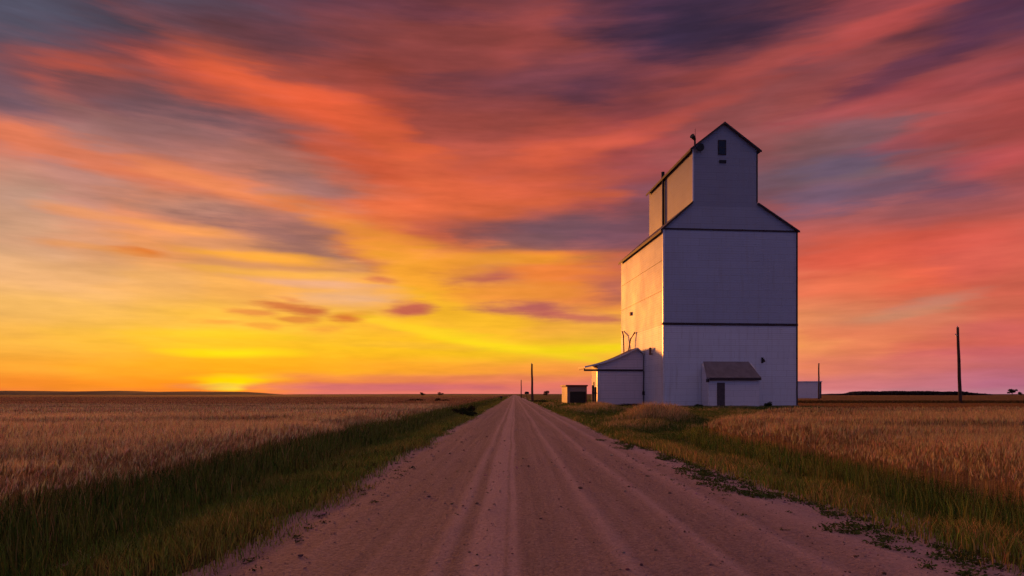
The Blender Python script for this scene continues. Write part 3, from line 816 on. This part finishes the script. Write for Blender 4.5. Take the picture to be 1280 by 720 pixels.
# ------------------------------------------------------------------ grain elevator
YE = 72.0; XE = wx(829, YE); RZ = R(5.2)
el = thing('grain_elevator', 'tall white grain elevator with raised cupola beside the road', 'grain elevator', (XE, YE, 0), RZ)
WD, DP = 14.75, 18.0
EZ = 18.9
CLx, CRx, CAx = 3.2, 10.3, 6.6
JZ = 21.7; CZ = 27.5; CAZ = 30.15; CD = 16.0
MIDZ = 8.75
MB().box(-.12, WD + .12, -.12, DP + .12, -.4, .22).build('foundation', M['concrete'], el)
MB().box(0, WD, 0, DP, .22, MIDZ).build('lower_wall', M['siding_low_lit'], el)
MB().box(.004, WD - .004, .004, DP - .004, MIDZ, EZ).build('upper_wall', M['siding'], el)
MB().prism([(.008, EZ + .001), (WD - .008, EZ + .001), (CRx + .02, JZ), (CLx - .02, JZ)], .008, DP - .008).build('gable_wall', M['siding_gable_dim'], el)
MB().box(-.07, WD + .07, -.07, .3, MIDZ - .02, MIDZ + .24).build('belt_trim', M['trim'], el)
b_ = MB(); b_.box(-.03, WD + .03, -.05, .02, EZ - .10, EZ + .08); b_.build('gable_trim', M['trim'], el)
# corner flashings
MB().box(-.05, .14, -.05, .14, .23, MIDZ - .03).build('corner_board', M['corner'], el)
MB().box(-.05, .14, -.05, .14, MIDZ + .25, EZ - .12).build('corner_board', M['corner'], el)
MB().box(WD - .10, WD + .05, -.05, .14, .23, MIDZ - .03).build('corner_board', M['trim'], el)
MB().box(WD - .10, WD + .05, -.05, .14, MIDZ + .25, EZ - .12).build('corner_board', M['trim'], el)
# side seams on the long left wall
for zz in (12.4, 15.6):
    MB().box(-.035, .02, .3, DP - .2, zz, zz + .07).build('wall_batten', M['siding_top_dim'], el)
# main roof slabs
sL = (JZ - EZ) / CLx; sR = (JZ - EZ) / (WD - CRx)
MB().slab((-.28, EZ - .28 * sL + .02), (CLx - .02, JZ + .005), -.22, DP + .22, .13).build('roof', M['roof'], el)
MB().slab((WD + .18, EZ - .18 * sR + .02), (CRx + .02, JZ + .005), -.22, DP + .22, .13).build('roof', M['roof'], el)
MB().slab((-.30, EZ - .30 * sL - .10), (CLx - .03, JZ - .10), -.26, -.225, .25).build('fascia', M['trim'], el)
r0 = MB(); r0.slab((WD + .20, EZ - .20 * sR - .05), (CRx + .03, JZ - .05), -.26, -.225, .20); r0.build('fascia', M['trim'], el)
MB().box(-.32, -.285, -.26, DP + .2, EZ - .42, EZ - .14).build('eave_board', M['trim'], el)
# cupola
cu = MB().prism([(CLx, JZ - .3), (CRx, JZ - .3), (CRx, CZ), (CAx, CAZ), (CLx, CZ)], -.008, CD).build('cupola_wall', M['siding_top_dim'], el)
MB().box(CLx - .04, CLx + .12, -.045, .12, JZ + .2, CZ - .1).build('corner_board', M['corner'], el)
MB().box(CRx - .10, CRx + .04, -.045, .12, JZ + .2, CZ - .1).build('corner_board', M['trim'], el)
qL = (CAZ - CZ) / (CAx - CLx); qR = (CAZ - CZ) / (CRx - CAx)
MB().slab((CLx - .32, CZ - .32 * qL + .02), (CAx, CAZ + .02), -.3, CD + .3, .12).slab((CRx + .34, CZ - .34 * qR + .02), (CAx + .001, CAZ + .02), -.3, CD + .3, .12).build('cupola_roof', M['roof'], el)
MB().slab((CLx - .34, CZ - .34 * qL - .07), (CAx, CAZ - .05), -.34, -.305, .21).slab((CRx + .36, CZ - .36 * qR - .07), (CAx + .001, CAZ - .05), -.34, -.305, .21).box(CLx - .36, CLx - .325, -.34, CD + .3, CZ - .44, CZ - .20).build('fascia', M['trim'], el)
wn = MB().box(5.95, 6.85, -.06, .02, 26.85, 28.45).build('window', M['trim'], el)
MB().box(6.03, 6.77, -.075, -.061, 26.95, 28.35).build('pane', M['glass'], wn)
MB().box(6.03, 6.77, -.085, -.0755, 27.62, 27.68).build('glazing_bar', M['trim'], wn)
MB().box(6.08, 6.84, -.10, -.009, 25.98, 26.3).build('wall_vent', M['darkmetal'], el)
# warning horn and lamp by the left eave of the cupola
hn = MB().tube([(3.85, -.01, 27.45), (3.85, -.30, 27.45), (3.85, -.55, 27.42)], [.12, .22, .42], 16).build('siren_horn', M['darkmetal'], el)
MB().tube([(3.55, .3, CZ + .3), (3.55, .3, CZ + 1.1), (3.55, .3, CZ + 1.35)], [.10, .10, .07], 10).tube([(3.55, .3, CZ + 1.0), (3.3, .12, CZ + 1.2), (3.12, .0, CZ + 1.3)], [.14, .22, .26], 12).build('roof_lamp', M['darkmetal'], el)
MB().tube([(3.62, .35, CZ + .3), (3.60, .35, CZ + 2.2)], .022, 6).build('lightning_rod', M['darkmetal'], el)
# pipe on the cupola side
MB().tube([(CLx - .17, 9.6, JZ - .6), (CLx - .17, 9.6, CZ + .05)], .15, 10).tube([(CLx - .2, 9.6, CZ - .2), (CLx - .22, 9.6, CZ + .55)], .2, 10).build('dust_pipe', M['darkmetal'], el)
# spouts low on the long side above the annex
MB().tube([(-.12, 16.9, 9.6), (-.35, 15.4, 8.9), (-.5, 14.6, 6.6)], [.09, .09, .08], 8).build('grain_spout', M['rustpipe'], el)
MB().tube([(-.12, 10.8, 8.9), (-.35, 11.9, 8.2), (-.45, 12.6, 6.7), (-.5, 13.4, 5.9)], [.10, .09, .09, .08], 8).build('grain_spout', M['rustpipe'], el)
MB().box(-.16, .0, 12.6, 13.1, 11.2, 11.6).build('junction_box', M['rustpipe'], el)
MB().tube([(-.25, 3.9, 5.8), (-.25, 3.9, 6.6)], .13, 8).tube([(-.25, 3.9, 5.9), (0, 3.9, 5.9)], .06, 6).build('wall_vent', M['rustpipe'], el)
# lamp on the front wall right of the porch
MB().box(10.75, 10.95, -.07, .0, 4.75, 5.35).tube([(10.85, -.02, 5.2), (10.85, -.35, 5.15)], .035, 6).tube([(10.85, -.35, 5.2), (10.85, -.40, 4.85)], [.06, .16], 10).build('wall_lamp', M['darkmetal'], el)
# porch
PX0, PX1, PY = 4.15, 9.65, -1.9
pz, pt = 3.25, 4.72
pw = MB()
pw.poly([(PX0, PY, 0), (PX1, PY, 0), (PX1, PY, pz), (PX0, PY, pz), (PX0, -.06, 0), (PX1, -.06, 0), (PX1, -.06, pt - .05), (PX0, -.06, pt - .05)],
        [(0, 1, 2, 3), (0, 3, 7, 4), (1, 5, 6, 2), (4, 7, 6, 5), (3, 2, 6, 7), (0, 4, 5, 1)])
pch = pw.build('porch_wall', M['shed_wall'], el)
ox0, ox1, oy = PX0 - .25, PX1 + .1, PY - .25
oz = pz - (.3) * (pt - pz) / 1.84
MB().poly([(ox0, oy, oz), (ox1, oy, oz), (ox1 - .45, -.07, pt + .05), (ox0 + .45, -.07, pt + .05), (ox0, oy, oz + .12), (ox1, oy, oz + .12), (ox1 - .45, -.07, pt + .17), (ox0 + .45, -.07, pt + .17)],
          [(0, 3, 2, 1), (4, 5, 6, 7), (0, 1, 5, 4), (1, 2, 6, 5), (3, 0, 4, 7), (2, 3, 7, 6)]).build('porch_roof', M['roof_porch'], el)
MB().box(ox0 + .3, ox1 - .02, oy - .04, oy - .004, oz - .14, oz + .12).build('gutter', M['trim'], el)
MB().box(ox0 + .02, ox0 + .28, oy + .02, PY - .02, oz - .35, oz - .02).build('eave_box', M['trim'], el)  # soffit end; its dark colour stands in for shade under the overhang
dr = MB().box(4.98, 6.02, PY - .045, PY - .003, .18, 2.72).build('door_frame', M['shed_wall'], el)
dd = MB().box(5.08, 5.92, PY - .075, PY - .046, .2, 2.62).build('door', M['door'], el)
MB().tube([(5.8, PY - .08, 1.3), (5.8, PY - .14, 1.3)], .045, 8).build('handle', M['darkmetal'], dd)
MB().box(4.9, 6.1, PY - .75, PY - .01, -.1, .17).build('doorstep', M['concrete'], el)
MB().box(PX0 - .02, PX0 + .10, PY - .03, PY + .10, .02, pz - .1).build('corner_board', M['corner'], el)

# ------------------------------------------------------------------ annex
AY = 7.2
an = thing('annex_shed', 'low white drive shed with overhanging eave against left wall of grain elevator', 'shed', (XE + math.sin(-RZ) * AY, YE + math.cos(RZ) * AY, 0), RZ)
Ax0, Ax1 = -5.5, -.12
az_ = 4.18
apx, apz = -.85, 6.65
lx, lz_ = -7.1, 4.45
def roofz(x): return lz_ + (apz - lz_) * (x - lx) / (apx - lx) + .28 * math.sin(math.pi * (x - lx) / (apx - lx)) * -1
MB().box(Ax0 - .08, Ax1, -.08, 3.3, -.4, .15).build('foundation', M['concrete'], an)
MB().box(Ax0, Ax1, 0, 3.2, .15, az_).build('wall', M['siding_annex'], an)
prof = [(Ax0 + .01, az_), (Ax1 - .01, az_), (Ax1 - .01, apz - .65)] + [(x, roofz(x)) for x in np.linspace(apx, Ax0 + .01, 8)]
MB().prism(prof, -.02, 3.18).build('gable', M['siding_annex'], an)
rp = [(x, roofz(x)) for x in np.linspace(lx, apx, 10)] + [(Ax1, apz - .62)]
MB().prism([(x, z + .02) for x, z in rp] + [(x, z + .15) for x, z in reversed(rp)], -.35, 3.5).build('roof', M['roof'], an)
MB().prism([(x, z - .01) for x, z in rp] + [(x, z + .17) for x, z in reversed(rp)], -.385, -.352).build('fascia', M['corner'], an)
MB().box(lx, Ax1 - .02, -.12, -.03, az_ - .10, az_ + .12).build('eave_beam', M['trim'], an)
MB().box(Ax0 - .03, Ax0 + .28, -.06, .25, .15, az_ - .11).build('corner_board', M['corner'], an)
MB().tube([(Ax1 + .0, -.15, .1), (Ax1, -.15, 4.1)], .045, 8).box(Ax1 - .16, Ax1 + .1, -.32, -.20, 1.35, 1.75).build('downpipe', M['trim'], an)
MB().box(lx + .02, lx + .14, -.13, 3.3, az_ + .13, az_ + .22).build('eave_board', M['trim'], an)

# ------------------------------------------------------------------ small shed left of annex
GY = 100.0
gx0, gx1 = wx(709, GY), wx(733.5, GY)
gh = wz(483, GY)
gsd = thing('garage_shed', 'small pale flat-roofed shed with a wide dark doorway and red roof edge', 'shed', (gx0, GY, 0), R(5))
gw = gx1 - gx0
MB().box(0, gw, 0, .12, gh - .75, gh).box(0, .42, 0, .12, -.3, gh - .75).box(gw - .10, gw, 0, .12, -.3, gh - .75).box(0, .12, .12, 5, -.3, gh).box(gw - .12, gw, .12, 5, -.3, gh).box(.12, gw - .12, 4.88, 5, -.3, gh).build('wall', M['pale_wall'], gsd)
MB().box(-.25, gw + .15, -.25, 5.2, gh + .003, gh + .22).build('roof', M['trim_red'], gsd)
MB().box(.43, gw - .11, .05, .11, -.1, gh - .76).build('door', M['void'], gsd)  # dark sheet filling the open doorway in place of its inner shade
MB().box(gw - .09, gw + .04, -.03, -.001, -.3, gh).build('corner_board', M['trim_red'], gsd)

# ------------------------------------------------------------------ timber posts beside the annex
PYY = 78.0
tp = thing('timber_posts', 'pair of short dark timber posts bound together beside the annex shed', 'posts', (wx(743, PYY), PYY, 0), 0)
MB().box(-.28, -.02, -.12, .12, -.3, 2.45).build('post', M['timber'], tp, .01)
MB().box(.01, .25, -.12, .12, -.3, 2.25).build('post', M['timber'], tp, .01)
MB().box(-.31, .28, -.14, -.121, 1.5, 1.62).build('iron_strap', M['darkmetal'], tp)
MB().tube([(-.05, 0, 2.45), (-.05, 0, 2.85)], .06, 8).build('cap', M['timber'], tp)

# ------------------------------------------------------------------ white storage shed behind right
SY = 190.0
sx0, sx1 = wx(990, SY), wx(1024, SY)
sh = thing('storage_shed', 'plain white storage shed behind the right side of grain elevator', 'shed', (sx0, SY, 0), R(-14))
sw, shh = (sx1 - sx0), wz(477.5, SY)
MB().box(0, sw, 0, 5, -.3, shh).build('wall', M['shed_wall'], sh)
MB().prism([(-.2, shh + .003), (sw + .2, shh + .003), (sw + .2, shh + .2), (-.2, shh + .2)], -.2, 5.2).build('roof', M['corner'], sh)
MB().box(sw - .35, sw + .03, -.03, -.001, -.3, shh).build('corner_board', M['trim'], sh)

# ------------------------------------------------------------------ poles
def pole(px, Y, top_py, r, label, lean=(0, 0), extras=True, grp='utility poles', arm=False):
    x = wx(px, Y); H = wz(top_py, Y)
    t = thing('utility_pole', label, 'utility pole', (x, Y, 0), 0, grp)
    n = 8
    MB().tube([(lean[0] * (i / n) + .02 * math.sin(i * 1.7), 0, -.4 + (H + .4) * i / n) for i in range(n + 1)], [r * (1 - .35 * i / n) for i in range(n + 1)], 10).build('post', M['pole'], t, smooth=True)
    if extras:
        MB().tube([(lean[0] - .05, -.02, H - .02), (lean[0] - .05, -.02, H + .18)], [.05, .07], 8).build('insulator', M['ceramic'], t)
    if arm:
        MB().box(lean[0] * .9 - .42, lean[0] * .9 - .12, -.12, .0, H - 1.35, H - 1.23).tube([(lean[0] * .9 - .40, -.06, H - 1.22), (lean[0] * .9 - .40, -.06, H - 1.02)], [.06, .08], 8).build('bracket', M['ceramic'], t)
    return t
pole(1200.5, 105, 409, .27, 'tall leaning wooden pole alone in the right field', (-.42, 0), True, arm=True)
pole(665.5, 128, 455, .24, 'wooden pole right of the road before the sheds', (-.10, 0))
pole(651.5, 250, 475, .22, 'small distant wooden pole by road end', (0, 0))
pole(1023.5, 150, 454, .20, 'thin wooden pole standing before the white storage shed', (0, 0), False)

# roadside things
t = thing('mailbox', 'small dark box on a post right of the far road', 'mailbox', (wx(658.5, 170), 170, 0))
MB().box(-.07, .07, -.07, .07, -.3, 1.5).build('post', M['timber'], t)
MB().prism([(-.55, 1.5), (.55, 1.5), (.55, 1.9), (.35, 2.1), (-.35, 2.1), (-.55, 1.9)], -.3, .3).build('box', M['darkmetal'], t)
t = thing('marker_post', 'short dark marker post on left edge of the far road', 'post', (wx(626.5, 150), 150, 0))
MB().box(-.08, .08, -.08, .08, -.3, .95).build('post', M['timber'], t)
MB().box(-.25, .25, -.10, -.081, .65, 1.0).build('plate', M['darkmetal'], t)

# ------------------------------------------------------------------ shrubs and trees
def shrub(name, x, y, w, h, label, c=(.03, .045, .014), n=1500, ls=.06, grp=None, dy=None, cat='shrub', flat=False, z0=0):
    t = thing(name, label, cat, (x, y, z0), 0, grp)
    B = Blades()
    k_ = max(4, int(w * 3))
    cxs = rng.uniform(-w / 2, w / 2, k_); cys = rng.uniform(-(dy or w * .4), (dy or w * .4), k_)
    hs = h * (.45 + .55 * rng.random(k_)) * (1 - .5 * np.abs(cxs / (w / 2)) ** 2)
    for i in range(k_):
        m_ = n // k_
        v = rng.normal(0, 1, (m_, 3)); v /= np.linalg.norm(v, axis=1)[:, None]; v *= (rng.random(m_) ** .4)[:, None]
        p = np.stack([cxs[i] + v[:, 0] * w * .20, cys[i] + v[:, 1] * w * .2, hs[i] * .5 + v[:, 2] * hs[i] * .52], 1)
        a = rng.normal(0, 1, (m_, 3)); a /= np.linalg.norm(a, axis=1)[:, None]
        b2 = np.cross(a, rng.normal(0, 1, (m_, 3))); b2 /= np.linalg.norm(b2, axis=1)[:, None]
        s_ = ls * (.6 + .8 * rng.random(m_))[:, None]
        B.add(np.stack([p - a * s_, p - b2 * s_ * .5, p + b2 * s_ * .5, p + a * s_], 1), np.array([[0, 1, 2], [1, 3, 2]]), tint(m_, c, .35))
    B.build('foliage', M['leaf'], None, t)
    for i in range(min(k_, 4)): MB().tube([(cxs[i] * .3, cys[i] * .3, -.1), (cxs[i], cys[i], hs[i] * .7)], [.03 * h, .012 * h], 5).build('stem', M['timber'], t)
    return t
g = 'dark bushes on left roadside'
shrub('shrub', -3.35, 44, 1.3, .62, 'dark green bush on left roadside, nearest along the far grass verge', n=2600, ls=.05, dy=2.0)
shrub('shrub', -3.7, 52, 1.5, .70, 'dark green bush on left roadside just beyond the nearest one', (.05, .05, .016), n=2200, ls=.06, dy=3.0)
shrub('shrub', -9.0, 84, 2.6, 1.0, 'right one of two dark bushes poking above left wheat field', (.015, .02, .008), n=5000, ls=.08, dy=1)
shrub('shrub', -12.2, 85, 3.6, .9, 'left one of two dark bushes poking above left wheat field', (.015, .02, .008), n=6000, ls=.08, dy=1)
shrub('shrub', wx(675, 118), 118, 2.4, .55, 'low dark bush at the foot of the roadside utility pole', n=1200, ls=.08)
shrub('shrub', XE - .4 + 3.7, YE - .9 + .3, 1.4, .55, 'dark weeds at the left foot of the porch', n=900, ls=.06, cat='weeds')
shrub('shrub', XE + 11.1, YE - .2, 1.0, .85, 'dark bush against front wall right of the porch', n=1100, ls=.06)
shrub('shrub', XE - 2.6, YE + 5.6, 4.5, .38, 'low dark weeds along the foot of the annex shed', (.03, .03, .012), n=2200, ls=.07, cat='weeds', dy=.5)

def tree(px, Y, h, w, label, trunk_h=.35, n=1800, grp='lone trees on the horizon'):
    t = thing('tree', label, 'tree', (wx(px, Y), Y, 0), 0, grp)
    tr = MB()
    tr.tube([(0, 0, -.5), (.1, 0, h * trunk_h), (.05, 0, h * .8)], [h * .045, h * .03, h * .01], 7)
    for q in range(6):
        a = q * 1.05; tr.tube([(0.1, 0, h * (trunk_h + .05 * q)), (math.cos(a) * w * .35, math.sin(a) * w * .35, h * (trunk_h + .25 + .05 * q))], [h * .018, h * .006], 5)
    tr.build('trunk', M['timber'], t)
    B = Blades()
    for i in range(12):
        m_ = n // 12
        cx_, cy_, cz_ = rng.uniform(-w * .38, w * .38), rng.uniform(-w * .3, w * .3), h * rng.uniform(trunk_h + .15, .88)
        v = rng.normal(0, 1, (m_, 3)); v /= np.linalg.norm(v, axis=1)[:, None]; v *= (rng.random(m_) ** .5)[:, None]
        p = v * np.array([w * .2, w * .2, h * .14]) + np.array([cx_, cy_, cz_])
        a = rng.normal(0, 1, (m_, 3)); a /= np.linalg.norm(a, axis=1)[:, None]
        b2 = np.cross(a, rng.normal(0, 1, (m_, 3))); b2 /= np.linalg.norm(b2, axis=1)[:, None]
        s_ = .05 * h * (.6 + .8 * rng.random(m_))[:, None]
        B.add(np.stack([p - a * s_, p - b2 * s_ * .5, p + b2 * s_ * .5, p + a * s_], 1), np.array([[0, 1, 2], [1, 3, 2]]), tint(m_, (.03, .035, .015), .3))
    B.build('crown', M['leaf'], None, t)
tree(528.5, 700, 4.2, 5.5, 'small round tree on the horizon, left one of the pair before road end', .0)
tree(551, 700, 3.9, 6.5, 'wider low tree on the horizon, right one of the pair before road end', .0)
tree(683, 620, 5.0, 6, 'lone dark tree on the horizon between utility pole and small shed', .15)
tree(1265, 560, 6.2, 7, 'flat-topped tree on bare trunk at right end of the horizon', .3)
tree(1276, 600, 4.0, 5, 'low dark bushy tree at right end of the horizon', .2)

# far woods: one mass each
def wood(x0, x1, Y, hf, n, label, c=(.042, .036, .040), ls=.9):  # leaf colour lifted and purpled: distance haze put into it
    B = Blades()
    x = rng.uniform(x0, x1, n); h = hf(x); kk = h > .2; x = x[kk]; h = h[kk]; m_ = len(x)
    h = h * (.75 + .5 * fbm(x * .05, x * 0 + 3))
    p = np.stack([x, Y + rng.uniform(-20, 20, m_), h * rng.random(m_) ** .7], 1)
    a = rng.normal(0, 1, (m_, 3)); a /= np.linalg.norm(a, axis=1)[:, None]
    b2 = np.cross(a, rng.normal(0, 1, (m_, 3))); b2 /= np.linalg.norm(b2, axis=1)[:, None]
    s_ = ls * (.6 + .8 * rng.random(m_))[:, None]
    B.add(np.stack([p - a * s_, p - b2 * s_ * .7, p + b2 * s_ * .7, p + a * s_], 1), np.array([[0, 1, 2], [1, 3, 2]]), tint(m_, c, .3))
    tag(B.build('shelterbelt', M['leaf']), label, 'woods')
Yw = 900
wood(wx(1032, Yw), wx(1228, Yw), Yw, lambda x: np.interp(x, [wx(q, Yw) for q in (1030, 1062, 1075, 1160, 1195, 1215, 1228)], [1.2, 2.2, 5.2, 4.9, 4.2, 2.2, 1.2]), 20000, 'dark low belt of trees on the horizon right of the elevator')
# low hills
def hill(x0, x1, Y, hf):
    xs_ = np.linspace(x0, x1, 90); ys_ = Y + np.linspace(-150, 400, 12)
    def z(X, Yy): return hf(X) * np.clip(1 - ((Yy - Y - 60) / 220) ** 2, 0, 1) * 1.0 - .2
    tag(grid_mesh('hills', xs_, ys_, z, M['hill']), kind='structure')
Yh = 1500
hill(wx(-300, Yh), wx(330, Yh), Yh, lambda X: np.interp(X, [wx(q, Yh) for q in (-300, 0, 80, 130, 180, 230, 290, 330)], [8, 10, 8.5, 10, 7.5, 8.5, 7.5, 0.2]) + .8 * (fbm(X * .02, X * 0) - .5))
hill(wx(330, Yh), wx(1600, Yh), Yh + 200, lambda X: 2.6 + 1.4 * (fbm(X * .008, X * 0 + 5) - .5))

# ------------------------------------------------------------------ render settings
scene.view_settings.view_transform = 'Standard'
scene.view_settings.look = 'None'
scene.view_settings.exposure = 0
scene.view_settings.gamma = 1
scene.render.engine = 'CYCLES'
scene.cycles.use_denoising = True
scene.cycles.use_adaptive_sampling = True
scene.cycles.adaptive_threshold = .02
scene.cycles.adaptive_min_samples = 12
scene.cycles.max_bounces = 5
scene.cycles.diffuse_bounces = 2
scene.cycles.glossy_bounces = 3
scene.cycles.transmission_bounces = 3
scene.cycles.caustics_reflective = False
scene.cycles.sample_clamp_indirect = 5
